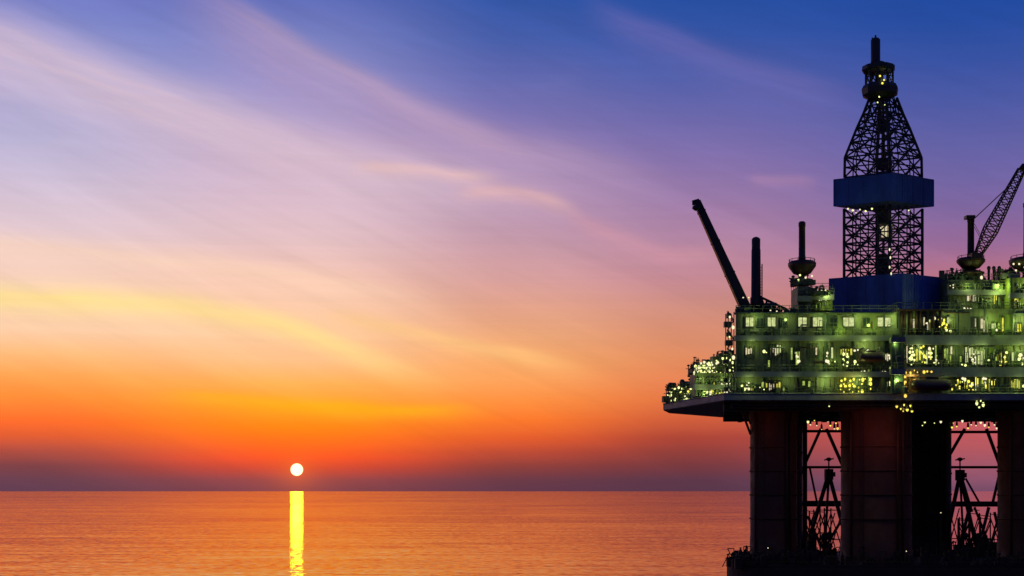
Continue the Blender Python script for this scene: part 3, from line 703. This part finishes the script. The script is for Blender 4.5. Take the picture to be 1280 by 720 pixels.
for px, py, c_, lb in ((964,529,'bulb',L1),(970,527,'gold',L1),(976,530,'soft',L1),
        (1010,526,'bulb',L2),(1013,530,'soft',L2),(1018,525,'gold',L2),(1021,531,'soft',L2),(1027,536,'amber',L2),(1035,526,'soft',L2),(1038,531,'gold',L2),(1045,528,'amber',L2),(1047,534,'amber',L2),(1043,535,'soft',L2),
        (1145,530,'gold',L3),(1153,531,'bulb',L3),(1156,527,'bulb',L3),(1168,528,'bulb',L3),(1176,526,'soft',L3),
        (1191,528,'gold',L4),(1190,533,'gold',L4),(1196,532,'gold',L4),(1203,525,'soft',L4),(1210,534,'amber',L4),(1214,530,'soft',L4),(1220,531,'soft',L4),(1226,527,'soft',L4),(1231,530,'soft',L4),(1236,533,'amber',L4),(1243,530,'soft',L4),(1246,534,'soft',L4),(1249,527,'soft',L4),(1248,523,'soft',L4)):
    underlamp(px, py, 295-8*rnd.random(), c_, lb, 0)
for px, py in ((1121,507),(1126,510),(1130,505),(1134,511),(1138,506),(1140,513),(1129,513)):
    underlamp(px, py, 249.6, 'amber' if px % 2 else 'gold', 'amber floodlight in the bright bunch hanging below the deck edge by the lifeboat', 30 if px == 1130 else 0)
for px, py in ((1221,503),(1226,500),(1229,505),(1224,508)):
    underlamp(px, py, 249.6, 'bulb', 'yellow-green floodlight of the small bunch below the deck edge over the column gap')
underlamp(1036.5, 507, 249.6, 'bulb', 'single yellow-green floodlight hanging alone below the deck edge')
# reddish point lights without fixtures, added to warm the thick and outermost column fronts
for px, py, Y, pw in ((1075, 540, 249.5, 90), (1120, 545, 249.5, 60), (950, 535, 254, 40)):
    light(None, (X(px, Y), Y, Z(py, Y)), pw*1.2, (1, .22, .08), .6)

# ------------------------------------------------------------------ derrick
DX, DY, DA, SQ = X(1104, 268), 268.0, -R(44), .6
def dp(x, y, z): ca, sa = math.cos(DA), math.sin(DA); return (DX+x*ca-y*sa, DY+(x*sa+y*ca)*SQ, z)
dz_ = lambda py: Z(py, 268)
t = thing('derrick', (DX, DY, dz_(389)), 'tall dark lattice drilling derrick with two navy blue boxes', 'derrick')
def lattice(levels, legr=.27, br=.15):
    """levels: (z, half width).  returns legs mesh, bracing mesh"""
    lg, bc = [MB() for _ in range(4)], MB(); cs = ((-1, -1), (1, -1), (1, 1), (-1, 1))
    for (z0, h0), (z1, h1) in zip(levels, levels[1:]):
        for i in range(4):
            (ax, ay), (bx, by) = cs[i], cs[(i+1) % 4]
            A0, B0, A1, B1 = dp(ax*h0, ay*h0, z0), dp(bx*h0, by*h0, z0), dp(ax*h1, ay*h1, z1), dp(bx*h1, by*h1, z1)
            lg[i].tube(A0, A1, legr, 8)
            mA, mB = Vector(A0).lerp(Vector(A1), .5), Vector(B0).lerp(Vector(B1), .5)
            m0, m1 = Vector(A0).lerp(Vector(B0), .5), Vector(A1).lerp(Vector(B1), .5)
            q1, q3 = Vector(A0).lerp(Vector(B0), .26), Vector(A0).lerp(Vector(B0), .74)
            u1, u3 = Vector(A1).lerp(Vector(B1), .26), Vector(A1).lerp(Vector(B1), .74)
            bc.tube(A0, B0, br*1.25, 6); bc.tube(A0, m1, br, 6); bc.tube(B0, m1, br, 6); bc.tube(A1, m0, br*.95, 6); bc.tube(B1, m0, br*.95, 6)
            bc.tube(mA, mB, br, 6); bc.tube(q1, u1, br*.9, 6); bc.tube(q3, u3, br*.9, 6)
    return lg, bc
zs_ = [dz_(p) for p in (349, 327, 305, 283, 261)]
lg, bc = lattice([(z, 5.05) for z in zs_]); [l_.build('tower_leg', M['lattice'], t) for l_ in lg]; bc.build('lower_bracing', M['lattice'], t)
lv = [(dz_(222), 5.0), (dz_(197), 4.95), (dz_(178), 4.15), (dz_(160), 3.4), (dz_(143), 2.6), (dz_(122), 1.75)]
lg, bc = lattice(lv, .25, .14); [l_.build('tower_leg', M['lattice'], t) for l_ in lg]; bc.build('upper_bracing', M['lattice'], t)
def nbox(h, za, zb, name, ox=0):
    def q4(e): return [(p[0]+ox, p[1]) for p in (dp(-e, -e, 0), dp(e, -e, 0), dp(e, e, 0), dp(-e, e, 0))]
    MB().prism(q4(h), za, zb).build(name, M['navy'], t)
    tr = MB()
    for zz_ in (za-.03, zb-.12): tr.prism(q4(h+.08), zz_, zz_+.16)
    c4 = q4(h+.05)
    for a, b in zip(c4, c4[1:]+c4[:1]):
        for u in (0, .25, .5, .75): x_, y_ = a[0]+(b[0]-a[0])*u, a[1]+(b[1]-a[1])*u; tr.tube((x_, y_, za), (x_, y_, zb), .1 if u == 0 else .05, 6)
    tr.build('edge_trim', M['navy'], t)
nbox(6.4, dz_(258), dz_(224.5), 'upper_wind_wall', .1)
nbox(7.95, dz_(394.5), dz_(348.5), 'lower_wind_wall', 1.45)
# inside: travelling block, hoist ropes, pipe stands
ins = MB()
ins.rbox(DX, DY, .9, .9, dz_(280), dz_(262), DA); ins.tube((DX, DY, dz_(349)), (DX, DY, dz_(222)), .2, 8)
ins.rbox(DX-.3, DY, .8, .8, dz_(349), dz_(318), DA)
ins.build('travelling_block', M['lattice'], t)
ps = MB(); q = random.Random(2)
for i in range(7): x, y = q.uniform(-3.4, 3.4), q.uniform(-3.4, 3.4); ps.tube(dp(x, y, dz_(349)), dp(x, y, dz_(259)), .11, 5)
ps.build('pipe_stand', M['lattice'], t)
rp = MB()
for i in range(8): a = i*.785; rp.tube(dp(2.1*math.cos(a), 2.1*math.sin(a), dz_(222)), dp(.7*math.cos(a), .7*math.sin(a), dz_(122)), .1, 5)
rp.tube((DX, DY, dz_(222)), (DX, DY, dz_(112)), .2, 8); rp.rbox(DX, DY, .9, .9, dz_(212), dz_(198), DA); rp.rbox(DX, DY, .6, .6, dz_(165), dz_(150), DA)
rp.build('hoist_rope', M['lattice'], t)
# crown
cr = MB(); cr.lathe(DX-.6, DY, [(2.0, dz_(124)), (3.2, dz_(119)), (3.35, dz_(112)), (3.0, dz_(107)), (2.7, dz_(106.5))], 10); cr.build('crown_platform', M['lattice'], t)
cr = MB(); cr.lathe(DX-.9, DY, [(2.7, dz_(90)), (3.0, dz_(88)), (2.9, dz_(83)), (1.6, dz_(81)), (1.1, dz_(78))], 10)
cr.build('crown_block', M['lattice'], t)
cg = MB()
for i in range(10):
    a = i*math.pi/5; b = a+math.pi/5; ra = 2.5
    pa, pb_ = (DX-.7+ra*math.cos(a), DY+ra*math.sin(a)), (DX-.7+ra*math.cos(b), DY+ra*math.sin(b))
    cg.tube((*pa, dz_(108)), (*pa, dz_(89)), .17, 6); cg.tube((*pa, dz_(108)), (*pb_, dz_(89)), .1, 5)
    cg.tube((*pa, dz_(98)), (*pb_, dz_(98)), .1, 5)
cg.rbox(DX-.7, DY, .55, .55, dz_(108), dz_(90), DA)
cg.build('crown_cage', M['lattice'], t)
mb = MB().lathe(DX-1.4, DY, [(.95, dz_(80)), (.85, dz_(76)), (.85, dz_(50)), (.6, dz_(48)), (.2, dz_(47.5)), (.15, dz_(44))], 16); mb.build('top_mast', M['lattice'], t)
an = MB().tube((DX-2.0, DY, dz_(52)), (DX-2.0, DY, dz_(47)), .12, 5).tube((DX+2.0, DY, dz_(88)), (DX+2.0, DY, dz_(81)), .14, 5).tube((DX-3.4, DY, dz_(90)), (DX-3.4, DY, dz_(83)), .14, 5); an.build('antenna', M['lattice'], t)
for px, py, c_, yy in ((1103,104,'gold',-3.2),(1105,100,'gold',-3.2),(1099,121,'bulb',-3.4),(1066,263,'bulb',-6),(1075,262,'soft',-6),(1082,264,'bulb',-6),(1090,261,'bulb',-7),(1101,285,'soft',-2),(1112,284,'soft',-2),(1119,388,'bulb',-11.4),(1123,386.5,'gold',-11.4),(1060,261,'bulb',-6),(1070,266,'soft',-6),(1097,128,'bulb',-2),(1106,131,'bulb',-2),(1100,95,'gold',-3),(1136,263,'bulb',-5)):
    fixture(t, (X(px, 268+yy), 268+yy, Z(py, 268+yy)), c_).scale = [rnd.uniform(.35, .75)]*3
# lit control cabin inside the tower
cb = MB().box(X(1100, 267), X(1114, 267), 266, 269, dz_(301), dz_(281)).build('derrick_cabin', M['lattice'], t)
f_, p_, d_ = MB(), MB(), None
for i in range(3):
    x = X(1102+i*4.2, 265.9); p_.box(x, x+.42, 265.86, 265.95, dz_(300-rnd.random()*2), dz_(283+rnd.random()*4))
pn_ = p_.build('cabin_window', G['cream'], cb)
for px, py in ((1112, 312),(1113, 322),(1112, 334),(1114, 342)): fixture(t, (X(px, 262), 262, Z(py, 262)), 'soft').scale = (.55, .55, 1)
light(t, (X(1070, 259), 259, Z(268, 259)), 60, (.7, 1, .2)); light(t, (DX, DY-1, dz_(103)), 40, (.8, 1, .3)); light(t, (DX+.3, 264, dz_(290)), 50, (1, .85, .4))
light(t, (X(1120, 255), 255.5, Z(391, 255.5)), 60, (.75, 1, .2))

# small supports visible under the lower box
t = thing('derrick_substructure', (DX, 262, Z(390)), 'dark legs and pipes under the lower navy box beside the lifeboat storey', 'substructure')
sb = MB()
for px in (1127,1131,1139,1146,1151,1166,1175): sb.tube((X(px, 251), 251, Z(417, 251)), (X(px, 251), 251, Z(387, 251)), .26, 8)
sb.box(X(1124, 251), X(1180, 251), 250.6, 251.4, Z(389, 251), Z(387, 251))
sb.build('leg', M['brace'], t)

# ------------------------------------------------------------------ cranes and masts
def ringed_mast(px, Y, top, ring0, ring1, foot, label, wpx, ringpx, name='ringed_mast', steps=0):
    x = X(px, Y); zf = lambda p: Z(p, Y); r = wpx/2*Y/FOC; rr = ringpx/2*Y/FOC
    t = thing(name, (x, Y, zf(foot)), label, 'mast' if name == 'ringed_mast' else 'crane')
    MB().lathe(x, Y, [(r*1.35, zf(foot)), (r*1.35, zf(foot-4)), (r*1.15, zf(foot-4.2)), (r*1.15, zf(ring1+1))], 20).build('pedestal', M['equip'], t)
    MB().lathe(x, Y, [(r*1.3, zf(ring1+2)), (rr*.62, zf(ring1)), (rr*.98, zf(ring1*.45+ring0*.55)), (rr, zf(ring0+3)), (rr*.8, zf(ring0+.6)), (r*1.4, zf(ring0))], 24).build('ring_platform', M['crane'], t)
    MB().lathe(x, Y, [(r*1.12, zf(ring0+.3)), (r*1.05, zf(ring0-6)), (r, zf(ring0-6.2)), (r*.96, zf(top+7)), (r*1.06, zf(top+6.6)), (r*1.06, zf(top+2)), (r*.7, zf(top+.4)), (r*.2, zf(top))], 20).build('tower', M['crane'], t)
    rg = MB(); n = 12
    for i in range(n):
        a, b = 2*math.pi*i/n, 2*math.pi*(i+1)/n
        p0, p1 = (x+rr*.92*math.cos(a), Y+rr*.92*math.sin(a)), (x+rr*.92*math.cos(b), Y+rr*.92*math.sin(b)); z = zf(ring0+2)
        rg.tube((*p0, z), (*p0, z+.5), .05, 4); rg.tube((*p0, z+.5), (*p1, z+.5), .05, 4)
    rg.build('railing', M['crane'], t)
    return t, x, zf
m1, x, zf = ringed_mast(1002.5, 258, 276.5, 326, 342, 362, 'slim round mast with a ring platform on the plain green tower cabin', 8.4, 35)
gq = MB(); greeble(gq, X(988, 258), X(1016, 258), 256, 259, Z(358, 258), 26, 71, 2.0); gq.build('base_pipework', M['equip'], m1)
for px, py, c_ in ((1000,344,'bulb'),(1007,347,'soft'),(1015,345,'soft'),(998,350,'bulb')): fixture(m1, (X(px, 256), 256, Z(py, 256)), c_).scale = (.7, .7, .7)

# lattice crane
m2, x, zf = ringed_mast(1213.5, 264, 271, 322, 335, 350, 'lattice boom crane on a ringed pedestal with its boom raised to the picture edge', 8.4, 35, 'pedestal_crane')
MB().lathe(x, 264, [(1.0, zf(346)), (2.2, zf(343.5)), (2.4, zf(341)), (1.2, zf(338))], 20).build('lower_ring', M['crane'], m2)
def boom(parent, p, q, w0, w1, wm_, n, m, r=.13):
    p, q = Vector(p), Vector(q); d = (q-p).normalized(); up = Vector((0, 1, 0)).cross(d).normalized(); sd_ = d.cross(up)
    mb = MB(); prev = None
    for i in range(n+1):
        u = i/n; hw = (w0+(wm_-w0)*u/.3 if u < .3 else wm_+(w1-wm_)*(u-.3)/.7)/2
        cs = [p.lerp(q, u)+up*hw*a+sd_*hw*b for a, b in ((1,1),(1,-1),(-1,-1),(-1,1))]
        for j in range(4): mb.tube(cs[j], cs[(j+1) % 4], r*.6, 4)
        if prev:
            for j in range(4):
                mb.tube(prev[j], cs[j], r, 6); mb.tube(prev[j], cs[(j+1) % 4], r*.65, 4)
        prev = cs
    return mb.build('boom', m, parent)
bp_, bq_ = (X(1221, 263), 263, Z(321, 263)), (X(1277, 258), 258, Z(212, 258))
boom(m2, bp_, bq_, 1.0, 1.1, 2.2, 16, M['crane'], .14)
hd = MB().path([bq_, (X(1281, 258), 258, Z(207, 258)), (X(1290, 257.5), 257.5, Z(205, 258)), (X(1294, 257.5), 257.5, Z(214, 258))], .62, 8); hd.build('boom_head', M['boom'], m2)
cb_ = MB()
for dy_ in (-.4, .4): cb_.tube((X(1217, 264), 264+dy_, Z(274, 264)), (X(1262, 259), 259+dy_, Z(232, 259)), .07, 4); cb_.tube((X(1217, 264), 264+dy_, Z(280, 264)), (X(1228, 262), 262+dy_, Z(300, 262)), .05, 4)
cb_.build('stay_cable', M['crane'], m2)
MB().rbox(X(1212, 263.5), 263.5, .8, .8, Z(274.5, 264), Z(270.5, 264), 0).build('mast_head', M['crane'], m2)
MB().rbox(X(1222, 261), 262, 1.0, 1.0, Z(324, 262), Z(317, 262), 0).build('operator_cab', M['crane'], m2)

m3, x, zf = ringed_mast(1287, 262, 252, 322, 338, 350, 'ringed crane pedestal cut by the picture edge above the tall block', 15, 50, 'pedestal_crane')
for px, py in ((1267,330),(1274,330),(1270,338),(1281,334)): fixture(m3, (X(px, 257.5), 257.5, Z(py, 257.5)), 'soft').scale = (.7, .7, .7)

# solid boom crane on the left end of the roof
P = lambda px, py, Y=255: (X(px, Y), Y, Z(py, Y))
t = thing('box_boom_crane', P(940, 390), 'dark solid-boom crane leaning outward over the sea from the roof edge', 'crane')
def beam(mb, p, q, w0, w1, d0=None):
    p, q = Vector(p), Vector(q); d = (q-p).normalized(); up = Vector((0, 1, 0)).cross(d).normalized(); sd_ = Vector((0, 1, 0))
    vs = [c_+up*a*w_/2+sd_*b*w_/2 for c_, w_ in ((p, w0), (q, w1)) for a, b in ((1,1),(1,-1),(-1,-1),(-1,1))]
    mb.add(vs, [(0,1,2,3),(7,6,5,4),(0,4,5,1),(1,5,6,2),(2,6,7,3),(3,7,4,0)]); return mb
A_, B_ = P(933, 388), P(871, 252)
bm = beam(MB(), A_, B_, 1.75, 1.2)
for u in (.02, .33, .62, .9):
    a, b = Vector(A_).lerp(Vector(B_), u), Vector(A_).lerp(Vector(B_), u+.012); wv_ = 1.75-.55*u+.14; beam(bm, a, b, wv_, wv_)
bm.build('boom', M['boom'], t)
hm_ = MB().lathe(X(871.5, 255), 255, [(.5, Z(256)), (.9, Z(253.5)), (.8, Z(250.5)), (.2, Z(249))], 12)
hm_.tube(P(874, 250.5), P(865.5, 253), .35, 8); hm_.tube(P(866.5, 253), P(866.5, 256.5), .2, 6); hm_.tube(P(870, 255), P(870, 259), .2, 6)
hm_.build('boom_head', M['boom'], t)
MB().rbox(X(934, 255), 255, 1.5, 1.4, Z(390), Z(383), 0).rbox(X(945), 255, 1.3, 1.3, Z(390), Z(384), 0).build('slewing_base', M['boom'], t)
t2_ = thing('exhaust_mast', P(945, 384), 'thick upright dark mast standing just inboard of the leaning boom', 'mast')
xm = X(945, 256); zf2 = lambda p: Z(p, 256)
MB().lathe(xm, 256, [(1.1, zf2(389)), (1.0, zf2(372)), (.86, zf2(371.8)), (.8, zf2(312)), (.74, zf2(311.8)), (.76, zf2(299)), (.5, zf2(297)), (.15, zf2(296))], 18).build('shaft', M['crane'], t2_)
lm = MB()
for s_ in (-.25, .25): lm.tube((xm+1.05, 256+s_, zf2(388)), (xm+1.05, 256+s_, zf2(330)), .06, 4)
for i in range(16): z = zf2(388)+i*.5; lm.tube((xm+1.05, 255.75, z), (xm+1.05, 256.25, z), .05, 4); lm.tube((xm+.8, 256, z), (xm+1.05, 256, z), .05, 4)
lm.build('ladder', M['crane'], t2_)

# roof clutter near those masts
t = thing('winch_frame', P(968, 390), 'sloping dark winch frame and railings on the roof right of the thick mast', 'winch')
wf = MB()
wf.tube(P(950, 371), P(984, 387), .22, 6); wf.tube(P(948, 388), P(952, 370), .2, 6); wf.tube(P(950, 378), P(978, 389), .16, 6)
for i in range(7): px = 953+i*5; wf.tube(P(px, 372+(px-950)*.46), P(px-2, 390), .12, 5); wf.tube(P(px, 372+(px-950)*.46), P(px+4, 390), .1, 5)
greeble(wf, X(948), X(980), 254, 258, Z(390), 40, 81, 2.6)
wf.build('frame', M['boom'], t)
wd = MB().tube(P(955, 384, 254), P(968, 384, 254), .75, 14); wd.build('winch_drum', M['boom'], t)
fixture(t, P(936, 372, 253), 'bulb').scale = (.4, .4, .4)
for px, py in ((963,388),(971,389),(929,372)): fixture(t, P(px, py, 252), 'soft').scale = (.55, .55, .4)
t = thing('roof_pipework', P(1050, 390), 'pipes, vents and valves standing along the roof of the long green block', 'pipework')
gq = MB(); greeble(gq, X(921), X(938), 251.5, 254, Z(390), 22, 83, 1.5); greeble(gq, X(985), X(1000), 251.5, 254, Z(390), 14, 84, 1.2); greeble(gq, X(1016), X(1038), 252, 256, Z(372, 256), 22, 85, 1.8)
gq.tube(P(921, 391.5, 250.6), P(1118, 391.5, 250.6), .14, 6); gq.build('pipe_run', M['equip'], t)
for px in (1027, 1034, 1022): fixture(t, (X(px, 254), 254, Z(362+px % 5, 254)), 'soft').scale = (.8, .8, .8)
t = thing('vent_stack_row', P(1243, 348, 262), 'row of three short vent stacks on the upper storey by the tower block', 'vents')
for px in (1236, 1242.3, 1249): MB().lathe(X(px, 263), 263, [(.24, Z(350, 263)), (.24, Z(337, 263)), (.34, Z(336, 263)), (.3, Z(333.5, 263)), (.1, Z(332.5, 263))], 12).build('stack', M['lattice'], t)
t = thing('exhaust_housing', P(1258, 345, 261), 'grey boxy exhaust housing between the three vent stacks and ringed pedestal', 'housing')
MB().box(X(1254, 261), X(1276, 261), 261.2, 266, Z(347.5, 261), Z(341, 261)).build('casing', M['deck'], t)
gq = MB(); greeble(gq, X(1253, 261), X(1276, 261), 261.5, 265, Z(341, 261), 18, 91, 1.6); gq.build('top_vent', M['equip'], t)
t = thing('roof_valves', P(1205, 350, 262), 'knobbly valves and pipes on the upper storey around the crane foot', 'valves')
gq = MB(); greeble(gq, X(1186, 262), X(1236, 262), 262.3, 266, Z(350, 262), 60, 92, 2.3); gq.build('valve_group', M['equip'], t)
t = thing('antenna_pole', (X(1176, 262), 262, Z(349, 262)), 'short square post on the corner of the lower navy box', 'post')
MB().box(X(1174, 262), X(1180, 262), 261.6, 262.2, Z(349, 262), Z(338.5, 262)).build('post', M['lattice'], t)

# ------------------------------------------------------------------ small lamps low on the pontoon
for px, py, lb in ((960, 685, 'tiny dim lamp at the foot of the outermost column'), (1133, 689, 'dim pair of lamps low at the foot of the thickest column'), (1176, 641, 'tiny lamp on the face of the black rear column')):
    tt = thing('work_lamp', (X(px, 248.6), 248.6, Z(py, 248.6)), lb, 'lamp')
    a = MB().tube((X(px, 248.6), 248.6, 4.4), (X(px, 248.6), 248.6, Z(py, 248.6)), .05, 5).build('post', M['brace'], tt)
    b = bpy.data.objects.new('bulb', bulb_me['soft']); col.objects.link(b); b.parent = tt; b.scale = (.4, .4, .3)

# ------------------------------------------------------------------ render settings
scene.view_settings.view_transform = 'Standard'; scene.view_settings.look = 'None'
scene.view_settings.exposure = 0; scene.view_settings.gamma = 1; scene.view_settings.use_curve_mapping = False
scene.render.engine = 'CYCLES'
cy = scene.cycles; cy.use_denoising = True; cy.max_bounces = 5; cy.diffuse_bounces = 2; cy.glossy_bounces = 3
cy.sample_clamp_indirect = 4; cy.use_light_tree = True; cy.caustics_reflective = False
